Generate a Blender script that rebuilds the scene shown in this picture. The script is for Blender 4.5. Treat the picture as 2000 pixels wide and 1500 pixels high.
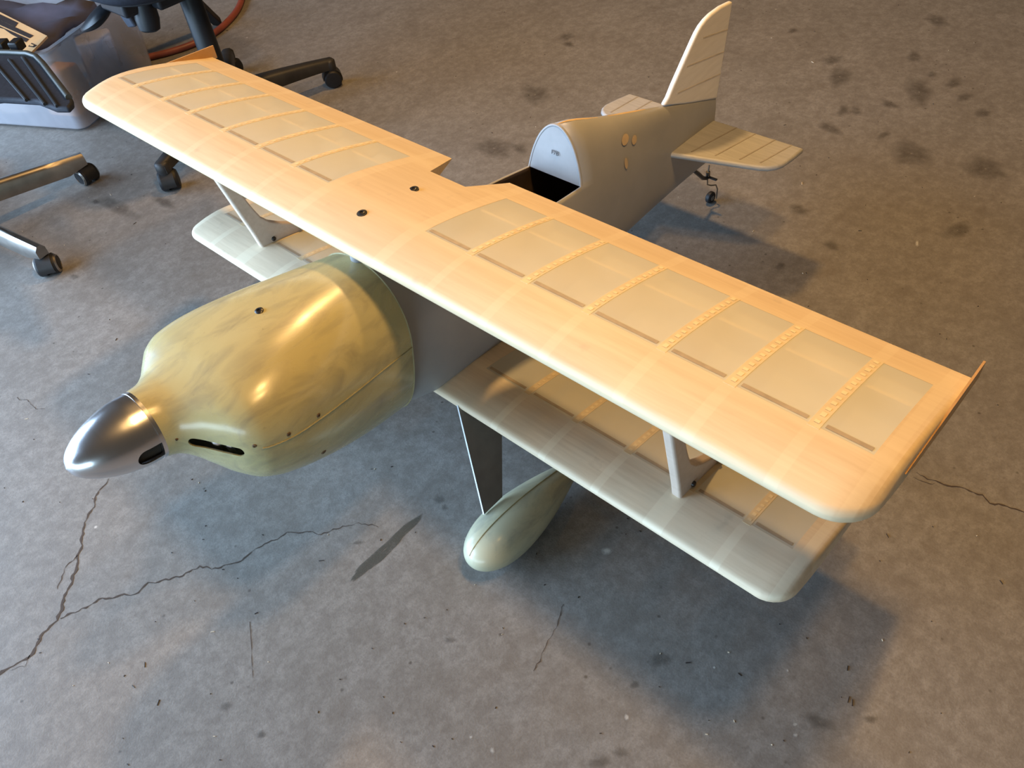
import bpy, bmesh, math, random
from mathutils import Vector, Matrix, Euler
random.seed(7)
for o in list(bpy.data.objects): bpy.data.objects.remove(o, do_unlink=True)
SC = bpy.context.scene
COL = SC.collection
R = math.radians

# ------------------------------------------------------------------ camera
cam_d = bpy.data.cameras.new('camera'); cam = bpy.data.objects.new('camera', cam_d); COL.objects.link(cam)
cam_d.sensor_width = 36.0; cam_d.lens = 1605.15 / 2000 * 36.0; cam_d.clip_start = 0.02
S = 0.75                                   # metres per half wing span
AL = R(8.0); CA, SA = math.cos(AL), math.sin(AL)
KF = -0.6259253606625315
def W(x, y, z):                            # airframe axes (nose, span, up) -> metres above the floor
    return (S*(x*CA - z*SA), S*y, S*(x*SA + z*CA - KF))
CR = ((-0.6710354, 0.74142207, -0.00219268), (0.4855425, 0.43720883, -0.75703165), (-0.56032131, -0.50905968, -0.65337453))
rows = [Vector((r[0]*CA - r[2]*SA, r[1], r[0]*SA + r[2]*CA)) for r in CR]
cm = Matrix.Identity(4)
for i in range(3):
    cm[i][0] = rows[0][i]; cm[i][1] = -rows[1][i]; cm[i][2] = -rows[2][i]
cm.translation = Vector(W(1.12689385, 1.11229077, 0.78018265))
cam.matrix_world = cm
SC.camera = cam

# ------------------------------------------------------------------ light
world = bpy.data.worlds.new('garage_air'); SC.world = world; world.use_nodes = True
bg = world.node_tree.nodes['Background']; bg.inputs[0].default_value = (0.54, 0.45, 0.35, 1); bg.inputs[1].default_value = 0.12

def bulb(name, loc, power, col, rad):
    d = bpy.data.lights.new(name, 'POINT'); d.energy = power; d.color = col; d.shadow_soft_size = rad
    o = bpy.data.objects.new(name, d); COL.objects.link(o); o.location = loc; return o
WARM = (1.0, 0.585, 0.21)
bulb('assumed_ceiling_bulb', (-1.00, -0.74, 2.40), 152, WARM, 0.10)  # bulbs assumed out of view, placed from the direction of the cast shadows
bulb('assumed_ceiling_bulb', (0.02, 0.58, 2.40), 72, WARM, 0.09)
bulb('assumed_ceiling_bulb', (0.12, 0.98, 2.40), 58, WARM, 0.09)
# panel added for daylight, as from an assumed garage door on the nose side
dd = bpy.data.lights.new('added_daylight_panel', 'AREA'); dd.shape = 'RECTANGLE'; dd.size = 3.2; dd.size_y = 2.0
dd.energy = 300; dd.color = (0.50, 0.72, 1.0)
do = bpy.data.objects.new('added_daylight_panel', dd); COL.objects.link(do)
do.location = (2.0, -2.0, 1.10)
do.rotation_euler = (Vector((-1, 0.75, -0.06))).to_track_quat('-Z', 'Y').to_euler()

d2 = bpy.data.lights.new('added_daylight_panel', 'AREA'); d2.shape = 'RECTANGLE'; d2.size = 5.5; d2.size_y = 0.9   # low fill panel added out of view, lighting front faces but hardly the floor
d2.energy = 130; d2.color = (0.60, 0.84, 1.0)
d2o = bpy.data.objects.new('added_daylight_panel', d2); COL.objects.link(d2o); d2o.location = (4.3, 0.2, 0.50)
d2o.rotation_euler = (Vector((-1, -0.05, 0.0))).to_track_quat('-Z', 'Y').to_euler()

SC.view_settings.view_transform = 'Standard'; SC.view_settings.look = 'None'
SC.view_settings.exposure = 0.0; SC.view_settings.gamma = 1.0; SC.view_settings.use_curve_mapping = False

# ------------------------------------------------------------------ materials
class NT:
    def __init__(s, name):
        s.m = bpy.data.materials.new(name); s.m.use_nodes = True; s.t = s.m.node_tree; s.n = s.t.nodes
        s.b = s.n['Principled BSDF']; s.out = s.n['Material Output']
    def new(s, typ, **kw):
        n = s.n.new(typ)
        for k, v in kw.items():
            if k.startswith('i_'):
                key = k[2:]; key = int(key) if key.isdigit() else key.replace('_', ' ')
                n.inputs[key].default_value = v
            else: setattr(n, k, v)
        return n
    def link(s, a, b): s.t.links.new(a, b)
    def coord(s, scale=(1, 1, 1), rot=(0, 0, 0)):
        c = s.new('ShaderNodeTexCoord'); m = s.new('ShaderNodeMapping')
        m.inputs['Scale'].default_value = scale; m.inputs['Rotation'].default_value = rot
        s.link(c.outputs['Object'], m.inputs['Vector']); return m.outputs[0]
    def noise(s, vec, scale, detail=4, rough=0.55, dist=0.0):
        n = s.new('ShaderNodeTexNoise'); n.inputs['Scale'].default_value = scale; n.inputs['Detail'].default_value = detail
        n.inputs['Roughness'].default_value = rough; n.inputs['Distortion'].default_value = dist
        s.link(vec, n.inputs['Vector']); return n.outputs['Fac']
    def ramp(s, fac, stops, interp='LINEAR'):
        r = s.new('ShaderNodeValToRGB'); e = r.color_ramp; e.interpolation = interp
        while len(e.elements) < len(stops): e.elements.new(0.5)
        for el, (p, c) in zip(e.elements, stops):
            el.position = p; el.color = (c, c, c, 1) if isinstance(c, (int, float)) else (*c, 1)
        s.link(fac, r.inputs[0]); return r.outputs[0]
    def mix(s, fac, a, b, mode='MIX'):
        m = s.new('ShaderNodeMix'); m.data_type = 'RGBA'; m.blend_type = mode
        for v, i in ((fac, 0), (a, 6), (b, 7)):
            if isinstance(v, (int, float)): m.inputs[i].default_value = v
            elif isinstance(v, tuple): m.inputs[i].default_value = (*v, 1)
            else: s.link(v, m.inputs[i])
        return m.outputs[2]
    def attr(s, name):
        a = s.new('ShaderNodeAttribute'); a.attribute_name = name; return a.outputs['Fac']
    def bump(s, h, strength=0.2, dist=0.002):
        b = s.new('ShaderNodeBump'); b.inputs['Strength'].default_value = strength; b.inputs['Distance'].default_value = dist
        s.link(h, b.inputs['Height']); s.link(b.outputs[0], s.b.inputs['Normal'])
    def set(s, col=None, rough=None, metal=None, **kw):
        for k, v in (('Base Color', col), ('Roughness', rough), ('Metallic', metal)):
            if v is None: continue
            if isinstance(v, tuple): s.b.inputs[k].default_value = (*v, 1)
            elif isinstance(v, (int, float)): s.b.inputs[k].default_value = v
            else: s.link(v, s.b.inputs[k])
        for k, v in kw.items(): s.b.inputs[k.replace('_', ' ')].default_value = v
        return s.m

def simple(name, col, rough=0.5, metal=0.0, vary=0.12, scale=60, **kw):
    t = NT(name); v = t.coord(); f = t.noise(v, scale, 3)
    c = t.ramp(f, [(0.3, tuple(x*(1-vary) for x in col)), (0.7, tuple(min(1, x*(1+vary)) for x in col))])
    return t.set(c, rough, metal, **kw)

def make_balsa(name, a, b, pale, rough=0.5):
    t = NT(name); v = t.coord((45, 3.0, 45)); f = t.noise(v, 3.0, 5, 0.6)
    big = t.noise(t.coord((5, 2.2, 5)), 2.0, 2)
    c = t.mix(t.ramp(f, [(0.35, 0.0), (0.68, 1.0)]), a, b)
    c = t.mix(t.ramp(big, [(0.42, 0.0), (0.68, 0.45)]), c, tuple(x*0.86 for x in a))
    sm = t.noise(t.coord(), 26, 3); c = t.mix(t.ramp(sm, [(0.66, 0.0), (0.80, 0.35)]), c, (0.36, 0.29, 0.21))
    c = t.mix(t.attr('tint'), c, pale)
    t.bump(f, 0.05, 0.0005)
    return t.set(c, rough, 0.0, Specular_IOR_Level=0.35)
M_BALSA = make_balsa('balsa_sheet', (0.68, 0.535, 0.345), (0.61, 0.465, 0.29), (0.77, 0.65, 0.44))
M_BALSA2 = make_balsa('balsa_sheet_lower', (0.76, 0.64, 0.465), (0.66, 0.54, 0.38), (0.84, 0.75, 0.56))
M_RIB = simple('rib_cap_wood', (0.70, 0.57, 0.36), 0.45, vary=0.08)
M_DASH = simple('rib_slot_wood', (0.80, 0.665, 0.42), 0.45, vary=0.06)
M_PLY = simple('tip_plywood', (0.50, 0.29, 0.12), 0.5, vary=0.15, scale=25)
M_SPARSHADE = simple('spar_shade_tone', (0.40, 0.325, 0.23), 0.45)  # tone of the shade band painted along the front of each bay
M_STRUT = make_balsa('strut_wood', (0.60, 0.50, 0.42), (0.53, 0.43, 0.35), (0.6, 0.5, 0.4), 0.42)

t = NT('cover_film'); f = t.noise(t.coord(), 14, 3)
c = t.ramp(f, [(0.3, (0.86, 0.84, 0.70)), (0.7, (0.90, 0.88, 0.75))])
t.set(c, 0.32, 0.0, Specular_IOR_Level=0.4)
tl = t.new('ShaderNodeBsdfTranslucent'); tl.inputs[0].default_value = (0.85, 0.80, 0.66, 1)
tr = t.new('ShaderNodeBsdfTransparent'); tr.inputs[0].default_value = (1.0, 0.95, 0.84, 1)
m1 = t.new('ShaderNodeMixShader'); m1.inputs[0].default_value = 0.24; t.link(t.b.outputs[0], m1.inputs[1]); t.link(tl.outputs[0], m1.inputs[2])
mx = t.new('ShaderNodeMixShader'); mx.inputs[0].default_value = 0.26
t.link(m1.outputs[0], mx.inputs[1]); t.link(tr.outputs[0], mx.inputs[2]); t.link(mx.outputs[0], t.out.inputs['Surface'])
M_FILM = t.m

t = NT('grey_primer'); f = t.noise(t.coord(), 5, 4); g = t.noise(t.coord(), 90, 2)
c = t.ramp(f, [(0.3, (0.31, 0.315, 0.325)), (0.7, (0.39, 0.39, 0.395))])
c = t.mix(t.attr('bare'), c, (0.62, 0.44, 0.24)); c = t.mix(t.ramp(g, [(0.4, 0.0), (0.7, 0.12)]), c, (0.41, 0.40, 0.39))
M_PRIMER = t.set(c, 0.42, 0.0)
t = NT('primed_tail_wood'); f = t.noise(t.coord((50, 4, 50)), 3, 4); c = t.ramp(f, [(0.3, (0.37, 0.365, 0.365)), (0.7, (0.45, 0.445, 0.44))])
M_STAB = t.set(c, 0.4)
t = NT('primed_fin_wood'); f = t.noise(t.coord((6, 50, 40)), 3, 4); c = t.ramp(f, [(0.3, (0.76, 0.71, 0.64)), (0.7, (0.84, 0.79, 0.72))])
M_FIN = t.set(c, 0.45)
M_FINRIB = simple('fin_rib', (0.62, 0.54, 0.45), 0.5)
M_STABRIB = simple('stab_rib', (0.33, 0.30, 0.27), 0.45)
M_FORMER = simple('former_wood', (0.36, 0.36, 0.37), 0.4, vary=0.07, scale=30)
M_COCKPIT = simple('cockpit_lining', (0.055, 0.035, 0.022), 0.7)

def fibreglass(name, a, b, smudge, rough):
    t = NT(name); v = t.coord((1, 1, 1)); f = t.noise(v, 7, 4, 0.6, 0.6); g = t.noise(t.coord((3, 9, 9)), 3.2, 5, 0.65, 0.8)
    c = t.mix(t.ramp(f, [(0.3, 0.0), (0.7, 1.0)]), a, b)
    c = t.mix(t.ramp(g, [(0.46, 0.0), (0.72, 0.85)]), c, smudge)
    sp = t.noise(v, 160, 2); c = t.mix(t.ramp(sp, [(0.70, 0.0), (0.8, 0.25)]), c, (0.12, 0.10, 0.06))
    rr = t.ramp(g, [(0.3, rough), (0.75, rough + 0.16)])
    t.bump(f, 0.05, 0.003)
    return t.set(c, rr, 0.0, Coat_Weight=0.25, Coat_Roughness=0.16)
M_COWL = fibreglass('cowl_fibreglass', (0.50, 0.455, 0.245), (0.43, 0.385, 0.19), (0.27, 0.245, 0.15), 0.21)
M_PANT = fibreglass('pant_fibreglass', (0.47, 0.46, 0.325), (0.42, 0.41, 0.28), (0.26, 0.265, 0.215), 0.30)
M_SEAM = simple('seam_fibreglass', (0.36, 0.33, 0.19), 0.4)
t = NT('spun_aluminium'); f = t.noise(t.coord((220, 3, 3)), 4, 2)
M_ALU = t.set((0.74, 0.74, 0.77), t.ramp(f, [(0.3, 0.235), (0.7, 0.25)]), 1.0)
M_ALU2 = simple('bright_aluminium', (0.78, 0.78, 0.80), 0.22, 1.0, 0.04)
M_BLACK = simple('black_screw', (0.012, 0.012, 0.014), 0.35)
M_DARK = simple('dark_inside', (0.02, 0.017, 0.012), 0.8)
M_RUBBER = simple('black_rubber', (0.011, 0.011, 0.013), 0.55, Specular_IOR_Level=0.3)
M_PLASTIC = simple('black_plastic', (0.012, 0.013, 0.016), 0.42, vary=0.25, scale=20, Specular_IOR_Level=0.3)
M_DUSTY = simple('dusty_black_plastic', (0.020, 0.019, 0.019), 0.5, vary=0.4, scale=14, Specular_IOR_Level=0.3)
M_FABRIC = simple('dark_seat_fabric', (0.012, 0.014, 0.022), 0.7, vary=0.3, scale=120, Specular_IOR_Level=0.25)
M_CHROME = simple('worn_chrome', (0.33, 0.30, 0.27), 0.34, 1.0, 0.2, 18)
M_STEEL = simple('steel_wire', (0.28, 0.26, 0.23), 0.3, 1.0)
M_HOSE = simple('red_rubber_hose', (0.20, 0.05, 0.035), 0.5, vary=0.25, scale=18)
M_CARD = simple('tan_board', (0.58, 0.38, 0.19), 0.6, vary=0.08, scale=12)
M_INK = simple('black_ink', (0.022, 0.016, 0.016), 0.6)
M_CLOTH = simple('slate_cloth', (0.055, 0.055, 0.085), 0.85, vary=0.3, scale=8)
M_LEGTAN = simple('gear_leg_grey', (0.13, 0.115, 0.105), 0.38, vary=0.15, scale=30)
M_GEAREDGE = simple('gear_leg_edge', (0.62, 0.66, 0.70), 0.3)
t = NT('tote_plastic'); f = t.noise(t.coord(), 6, 3, 0.6, 0.8)
t.set(t.ramp(f, [(0.3, (0.34, 0.34, 0.37)), (0.7, (0.48, 0.47, 0.50))]), 0.28, 0.0)
tr = t.new('ShaderNodeBsdfTransparent'); tr.inputs[0].default_value = (0.92, 0.92, 0.93, 1); mx = t.new('ShaderNodeMixShader'); mx.inputs[0].default_value = 0.58
t.link(t.b.outputs[0], mx.inputs[1]); t.link(tr.outputs[0], mx.inputs[2]); t.link(mx.outputs[0], t.out.inputs['Surface'])
M_TOTE = t.m
M_JUNK1 = simple('orange_packet', (0.75, 0.36, 0.14), 0.6); M_JUNK2 = simple('grey_packet', (0.60, 0.60, 0.68), 0.6); M_JUNK3 = simple('brown_packet', (0.36, 0.24, 0.15), 0.7)

# concrete
t = NT('garage_concrete'); v = t.coord()
a = t.noise(v, 1.6, 5, 0.6, 0.5); b = t.noise(v, 7.5, 6, 0.62, 0.4); d = t.noise(v, 38, 6, 0.7); e = t.noise(v, 330, 3, 0.6)
c = t.ramp(b, [(0.25, (0.165, 0.152, 0.136)), (0.5, (0.207, 0.195, 0.178)), (0.78, (0.250, 0.238, 0.222))])
c = t.mix(t.ramp(a, [(0.38, 0.0), (0.70, 0.5)]), c, (0.190, 0.168, 0.145))
c = t.mix(t.ramp(d, [(0.38, 0.55), (0.56, 0.0)]), c, (0.128, 0.112, 0.098))
c = t.mix(t.ramp(d, [(0.52, 0.0), (0.72, 0.45)]), c, (0.27, 0.255, 0.235))
d3 = t.noise(v, 120, 5, 0.7); c = t.mix(t.ramp(d3, [(0.36, 0.5), (0.54, 0.0)]), c, (0.125, 0.112, 0.100))
c = t.mix(t.ramp(e, [(0.33, 0.30), (0.60, 0.0)]), c, (0.11, 0.10, 0.09))
c = t.mix(t.ramp(t.noise(v, 13, 3, 0.55), [(0.62, 0.0), (0.76, 0.5)]), c, (0.125, 0.105, 0.085))
vo = t.new('ShaderNodeTexVoronoi'); vo.inputs['Scale'].default_value = 34; t.link(v, vo.inputs['Vector'])
sp = t.ramp(vo.outputs['Distance'], [(0.05, 1.0), (0.12, 0.0)]); gate = t.ramp(t.noise(v, 9, 2), [(0.54, 0.0), (0.60, 0.85)])
c = t.mix(t.mix(1.0, sp, gate, 'MULTIPLY'), c, (0.07, 0.06, 0.05))
vo2 = t.new('ShaderNodeTexVoronoi'); vo2.inputs['Scale'].default_value = 6; t.link(v, vo2.inputs['Vector'])
c = t.mix(t.ramp(vo2.outputs['Distance'], [(0.010, 0.7), (0.022, 0.0)]), c, (0.55, 0.52, 0.48))
hh = t.mix(0.5, d, e); t.bump(hh, 0.22, 0.0025)
M_FLOOR = t.set(c, t.ramp(b, [(0.3, 0.50), (0.7, 0.66)]), 0.0, Specular_IOR_Level=0.4)
def decal(name, col, strength):
    t = NT(name); t.set(col, 0.6); n = t.noise(t.coord(), 60, 4, 0.7)
    f = t.new('ShaderNodeMath', operation='MULTIPLY'); t.link(t.attr('fade'), f.inputs[0])
    t.link(t.ramp(n, [(0.30, 0.35*strength), (0.58, strength)]), f.inputs[1])
    tr = t.new('ShaderNodeBsdfTransparent'); mx = t.new('ShaderNodeMixShader')
    t.link(f.outputs[0], mx.inputs[0]); t.link(tr.outputs[0], mx.inputs[1]); t.link(t.b.outputs[0], mx.inputs[2]); t.link(mx.outputs[0], t.out.inputs['Surface'])
    return t.m
M_STAIN = decal('oil_stain', (0.060, 0.048, 0.038), 0.42)
M_STREAK = decal('oil_streak', (0.060, 0.058, 0.045), 0.85)
M_PALE = decal('paint_drip', (0.50, 0.48, 0.44), 0.8)
M_CRACK = simple('crack_dirt', (0.055, 0.038, 0.028), 0.9)

# ------------------------------------------------------------------ mesh helpers
class MB:
    def __init__(s): s.v = []; s.f = []; s.m = []; s.a = {}
    def add(s, vs, fs, mat=0):
        o = len(s.v); s.v += [tuple(p) for p in vs]; s.f += [tuple(i+o for i in f) for f in fs]; s.m += [mat]*len(fs)
    def box(s, c, d, rot=None, mat=0):
        vs = [Vector((x*d[0]/2, y*d[1]/2, z*d[2]/2)) for x in (-1, 1) for y in (-1, 1) for z in (-1, 1)]
        if rot is not None: vs = [rot @ q for q in vs]
        vs = [q + Vector(c) for q in vs]
        s.add(vs, [(0, 1, 3, 2), (4, 6, 7, 5), (0, 4, 5, 1), (2, 3, 7, 6), (0, 2, 6, 4), (1, 5, 7, 3)], mat)
    def tube(s, pts, r, n=12, cap=True, mat=0, closed=False):
        pts = [Vector(p) for p in pts]; rr = r if isinstance(r, (list, tuple)) else [r]*len(pts)
        rings = []; prev = None
        for i, p in enumerate(pts):
            a = pts[max(i-1, 0)]; b = pts[min(i+1, len(pts)-1)]
            d = (b-a).normalized(); up = prev if prev is not None else (Vector((0, 0, 1)) if abs(d.z) < 0.9 else Vector((1, 0, 0)))
            x = d.cross(up).normalized(); y = x.cross(d).normalized(); prev = y
            rings.append([p + (x*math.cos(2*math.pi*k/n) + y*math.sin(2*math.pi*k/n))*rr[i] for k in range(n)])
        s.loft(rings, True, cap, mat)
    def loft(s, rings, closed=True, cap=False, mat=0, skip=None):
        n = len(rings[0]); vs = [q for r_ in rings for q in r_]; fs = []
        for i in range(len(rings)-1):
            for k in range(n if closed else n-1):
                if skip and skip(i, k): continue
                k2 = (k+1) % n
                fs.append((i*n+k, i*n+k2, (i+1)*n+k2, (i+1)*n+k))
        if cap: fs.append(tuple(range(n))[::-1]); fs.append(tuple((len(rings)-1)*n+k for k in range(n)))
        s.add(vs, fs, mat)
    def lathe(s, prof, c, axis, n=32, mat=0, cap=True):       # prof: (along, radius)
        ax = Vector(axis).normalized(); u = ax.orthogonal().normalized(); w_ = ax.cross(u)
        rings = [[Vector(c) + ax*a + (u*math.cos(2*math.pi*k/n) + w_*math.sin(2*math.pi*k/n))*max(r, 1e-5) for k in range(n)] for a, r in prof]
        s.loft(rings, True, cap, mat)
    def prism(s, poly, fn, t0, t1, mat=0):                    # poly in 2D, fn(a, b, t) -> point
        n = len(poly); vs = [fn(a, b, t0) for a, b in poly] + [fn(a, b, t1) for a, b in poly]
        fs = [tuple(range(n))[::-1], tuple(range(n, 2*n))] + [(k, (k+1) % n, n+(k+1) % n, n+k) for k in range(n)]
        s.add(vs, fs, mat)
    def build(s, name, mats, parent=None, smooth=True, angle=40, bevel=0, solid=0, sub=0, attrs=None):
        me = bpy.data.meshes.new(name); me.from_pydata(s.v, [], s.f)
        for m_ in (mats if isinstance(mats, (list, tuple)) else [mats]): me.materials.append(m_)
        me.polygons.foreach_set('material_index', s.m)
        for k, vals in (attrs or {}).items():
            at = me.attributes.new(k, 'FLOAT', 'POINT'); at.data.foreach_set('value', vals)
        bm = bmesh.new(); bm.from_mesh(me)
        bmesh.ops.remove_doubles(bm, verts=bm.verts, dist=1e-6)
        bmesh.ops.recalc_face_normals(bm, faces=bm.faces); bm.to_mesh(me); bm.free()
        if smooth:
            me.polygons.foreach_set('use_smooth', [True]*len(me.polygons)); me.set_sharp_from_angle(angle=R(angle))
        me.update()
        o = bpy.data.objects.new(name, me); COL.objects.link(o)
        if parent is not None: o.parent = parent
        if solid:
            q = o.modifiers.new('thickness', 'SOLIDIFY'); q.thickness = solid; q.offset = -1
        if bevel:
            q = o.modifiers.new('edge', 'BEVEL'); q.width = bevel; q.segments = 3; q.limit_method = 'ANGLE'; q.angle_limit = R(35)
        if sub:
            q = o.modifiers.new('smooth', 'SUBSURF'); q.levels = sub; q.render_levels = sub
        return o
def empty(name, loc=(0, 0, 0)):
    o = bpy.data.objects.new(name, None); COL.objects.link(o); o.location = loc; o.empty_display_size = 0.1; return o
def tag(o, label=None, cat=None, group=None, kind=None):
    for k, v in (('label', label), ('category', cat), ('group', group), ('kind', kind)):
        if v: o[k] = v
    return o
def bake(o, cutters):                                           # boolean difference, applied, cutters removed
    for cu in cutters:
        q = o.modifiers.new('cut', 'BOOLEAN'); q.operation = 'DIFFERENCE'; q.object = cu; q.solver = 'EXACT'
    bpy.context.view_layer.update()
    me = bpy.data.meshes.new_from_object(o.evaluated_get(bpy.context.evaluated_depsgraph_get()))
    o.modifiers.clear(); o.data = me
    me.polygons.foreach_set('use_smooth', [True]*len(me.polygons)); me.set_sharp_from_angle(angle=R(40))
    for cu in cutters: bpy.data.objects.remove(cu, do_unlink=True)
def spline(keys, x):                                            # monotone cubic through rows (x, a, b, c ...)
    n = len(keys)
    if x <= keys[0][0]: return list(keys[0][1:])
    if x >= keys[-1][0]: return list(keys[-1][1:])
    i = max(k for k in range(n-1) if keys[k][0] <= x)
    h = keys[i+1][0]-keys[i][0]; u = (x-keys[i][0])/h; out = []
    for j in range(1, len(keys[0])):
        def sl(k): return (keys[k+1][j]-keys[k][j])/(keys[k+1][0]-keys[k][0])
        def tan(k):
            if k == 0: return sl(0)
            if k == n-1: return sl(n-2)
            a, b = sl(k-1), sl(k)
            return 0.0 if a*b <= 0 else 2*a*b/(a+b)
        m0, m1 = tan(i)*h, tan(i+1)*h; p0, p1 = keys[i][j], keys[i+1][j]
        out.append((2*u**3-3*u*u+1)*p0 + (u**3-2*u*u+u)*m0 + (-2*u**3+3*u*u)*p1 + (u**3-u*u)*m1)
    return out

# ------------------------------------------------------------------ floor
mb = MB(); mb.add([(-5, -5.5, 0), (4.5, -5.5, 0), (4.5, 4.5, 0), (-5, 4.5, 0), (-5, -5.5, -0.1), (4.5, -5.5, -0.1), (4.5, 4.5, -0.1), (-5, 4.5, -0.1)],
                  [(0, 1, 2, 3), (7, 6, 5, 4), (0, 4, 5, 1), (1, 5, 6, 2), (2, 6, 7, 3), (3, 7, 4, 0)])
floor = tag(mb.build('floor', M_FLOOR, smooth=False), 'stained bare concrete garage floor with hairline cracks', 'floor', kind='structure')

# camera-measured floor marks, stored as floor coordinates (metres)
def px(u, v, h=0.0):                                            # where a line of sight meets the level h
    d = rows[0]*((u-1000)/1605.15) + rows[1]*((v-750)/1605.15) + rows[2]
    o = cm.translation; k = (h-o.z)/d.z
    return Vector((o.x+d.x*k, o.y+d.y*k, h))
def crack(pts, w0, w1, jit=0.004, step=0.0055):
    P = [px(*p) for p in pts]; line = []
    for a, b in zip(P, P[1:]):
        n = max(2, int((b-a).length/step))
        for k in range(n): line.append(a.lerp(b, k/n))
    line.append(P[-1]); L = []; wob = 0.0
    for i, p in enumerate(line):
        d = (line[min(i+1, len(line)-1)]-line[max(i-1, 0)]).normalized(); nrm = Vector((-d.y, d.x, 0))
        wob = wob*0.80 + random.uniform(-1, 1)*jit*0.75; w_ = 0.78*(w0+(w1-w0)*i/len(line))*random.uniform(0.25, 1.7)
        q = p+nrm*wob; L.append((q+nrm*w_/2, q-nrm*w_/2))
    mb = MB(); vs = []; fs = []
    for i, (a, b) in enumerate(L):
        vs += [(a.x, a.y, 0.0006), (b.x, b.y, 0.0006)]
        if i: fs.append((2*i-2, 2*i-1, 2*i+1, 2*i))
    mb.add(vs, fs); mb.build('floor_crack', M_CRACK, floor, smooth=False)
crack([(213, 935), (190, 975), (170, 1015), (158, 1060), (154, 1085), (140, 1130), (128, 1185), (112, 1212), (88, 1238), (50, 1288), (0, 1325)], 0.0035, 0.006)
crack([(118, 1207), (160, 1188), (200, 1168), (255, 1163), (290, 1142), (350, 1128), (390, 1108), (425, 1112), (470, 1092), (510, 1062), (560, 1041), (620, 1043), (700, 1021), (740, 1024)], 0.0032, 0.0012)
crack([(154, 1085), (131, 1105), (121, 1138), (118, 1150)], 0.0018, 0.001)
crack([(58, 1280), (50, 1305), (20, 1312)], 0.0018, 0.001)
crack([(1790, 922), (1812, 935), (1850, 950), (1885, 953), (1920, 965), (1935, 980), (1965, 986), (2010, 998)], 0.0022, 0.0030, 0.003)
crack([(1786, 930), (1815, 946), (1828, 946)], 0.0012, 0.0008)
crack([(488, 1215), (491, 1260), (494, 1325)], 0.0010, 0.0010, 0.0004)
crack([(1100, 1180), (1085, 1225), (1040, 1310)], 0.0016, 0.0012, 0.003)
crack([(35, 775), (65, 790), (85, 800)], 0.0014, 0.001)
def stain(u, v, ru, rv, ang=0.0, mat=M_STAIN, jag=0.2, name='floor_stain', prof=((0.05, 1), (0.45, 0.9), (0.8, 0.45), (1.15, 0.0))):
    c = px(u, v); ca, sa = math.cos(ang), math.sin(ang); n = 28; rings = []; fade = []
    ph = [random.uniform(0, 6.28) for _ in range(4)]
    for j, (q, fd) in enumerate(prof):
        ring = []
        for k in range(n):
            th = 2*math.pi*k/n; r_ = q*(1+jag*(0.5*math.sin(2*th+ph[0])+0.4*math.sin(3*th+ph[1])+0.35*math.sin(5*th+ph[2])+0.25*math.sin(9*th+ph[3])))
            a, b = ru*r_*math.cos(th), rv*r_*math.sin(th)
            p = px(u+a*ca-b*sa, v+a*sa+b*ca); ring.append((p.x, p.y, 0.0004)); fade.append(fd)
        rings.append(ring)
    mb = MB(); mb.loft(rings, True, False); mb.build(name, mat, floor, smooth=False, attrs={'fade': fade})
stain(752, 1073, 86, 11, -0.735, M_STREAK, 0.22, prof=((0.05, 1), (0.7, 1), (0.95, 0.9), (1.05, 0.0)))
for q in ((1107, 72, 14, 8), (1111, 87, 10, 6), (1045, 185, 26, 22), (965, 290, 40, 18), (1015, 290, 16, 10), (1785, 110, 13, 12), (1626, 117, 20, 10), (1640, 150, 26, 18), (1548, 60, 9, 5),
          (1820, 145, 10, 6), (1795, 180, 24, 30), (1862, 163, 18, 9), (1884, 190, 17, 8), (1920, 222, 18, 9), (1737, 204, 15, 8), (1672, 217, 12, 9), (1648, 217, 15, 10), (1725, 264, 14, 6), (1620, 250, 24, 10),
          (1625, 480, 16, 8), (1524, 520, 10, 7), (858, 975, 12, 9), (868, 992, 8, 6), (1290, 1288, 22, 16), (1240, 1338, 10, 8), (145, 541, 10, 6), (187, 394, 9, 5), (510, 1435, 10, 7), (1170, 1490, 22, 12), (1214, 1470, 16, 10),
          (1780, 300, 40, 26), (1925, 330, 45, 22), (1560, 410, 22, 10), (230, 405, 40, 14), (320, 395, 26, 9), (700, 1060, 12, 4), (880, 1250, 12, 6), (440, 1380, 12, 9), (1600, 1410, 30, 14), (1700, 1405, 14, 8), (1870, 450, 30, 16), (1830, 40, 26, 10)):
    stain(*q, random.uniform(-0.4, 0.4))
for q in ((1224, 1401, 5, 6), (1553, 1415, 5, 4), (1554, 1436, 5, 4), (962, 1466, 5, 6), (1395, 1304, 3, 3), (1538, 1310, 3, 3), (920, 1440, 3, 3), (1791, 476, 4, 6), (1185, 1077, 12, 8)):
    stain(*q, mat=M_PALE, jag=0.15, name='paint_spot')
mb = MB()
for i in range(260):
    p = px(random.uniform(-40, 2040), random.uniform(0, 1540)); a = random.uniform(0, 6.28); L = random.uniform(0.001, 0.0035) if i % 6 else random.uniform(0.005, 0.010); wd = random.uniform(0.0006, 0.0012)
    mb.box((p.x, p.y, 0.0006), (L, wd, 0.0012), Matrix.Rotation(a, 3, 'Z'), 0 if i % 5 else 1)
tag(mb.build('floor_debris', [M_INK, M_PALE if False else simple('wood_chip', (0.62, 0.52, 0.38), 0.7)], smooth=False), 'tiny dark crumbs and wood chips scattered over the concrete', 'debris', kind='stuff')

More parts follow.
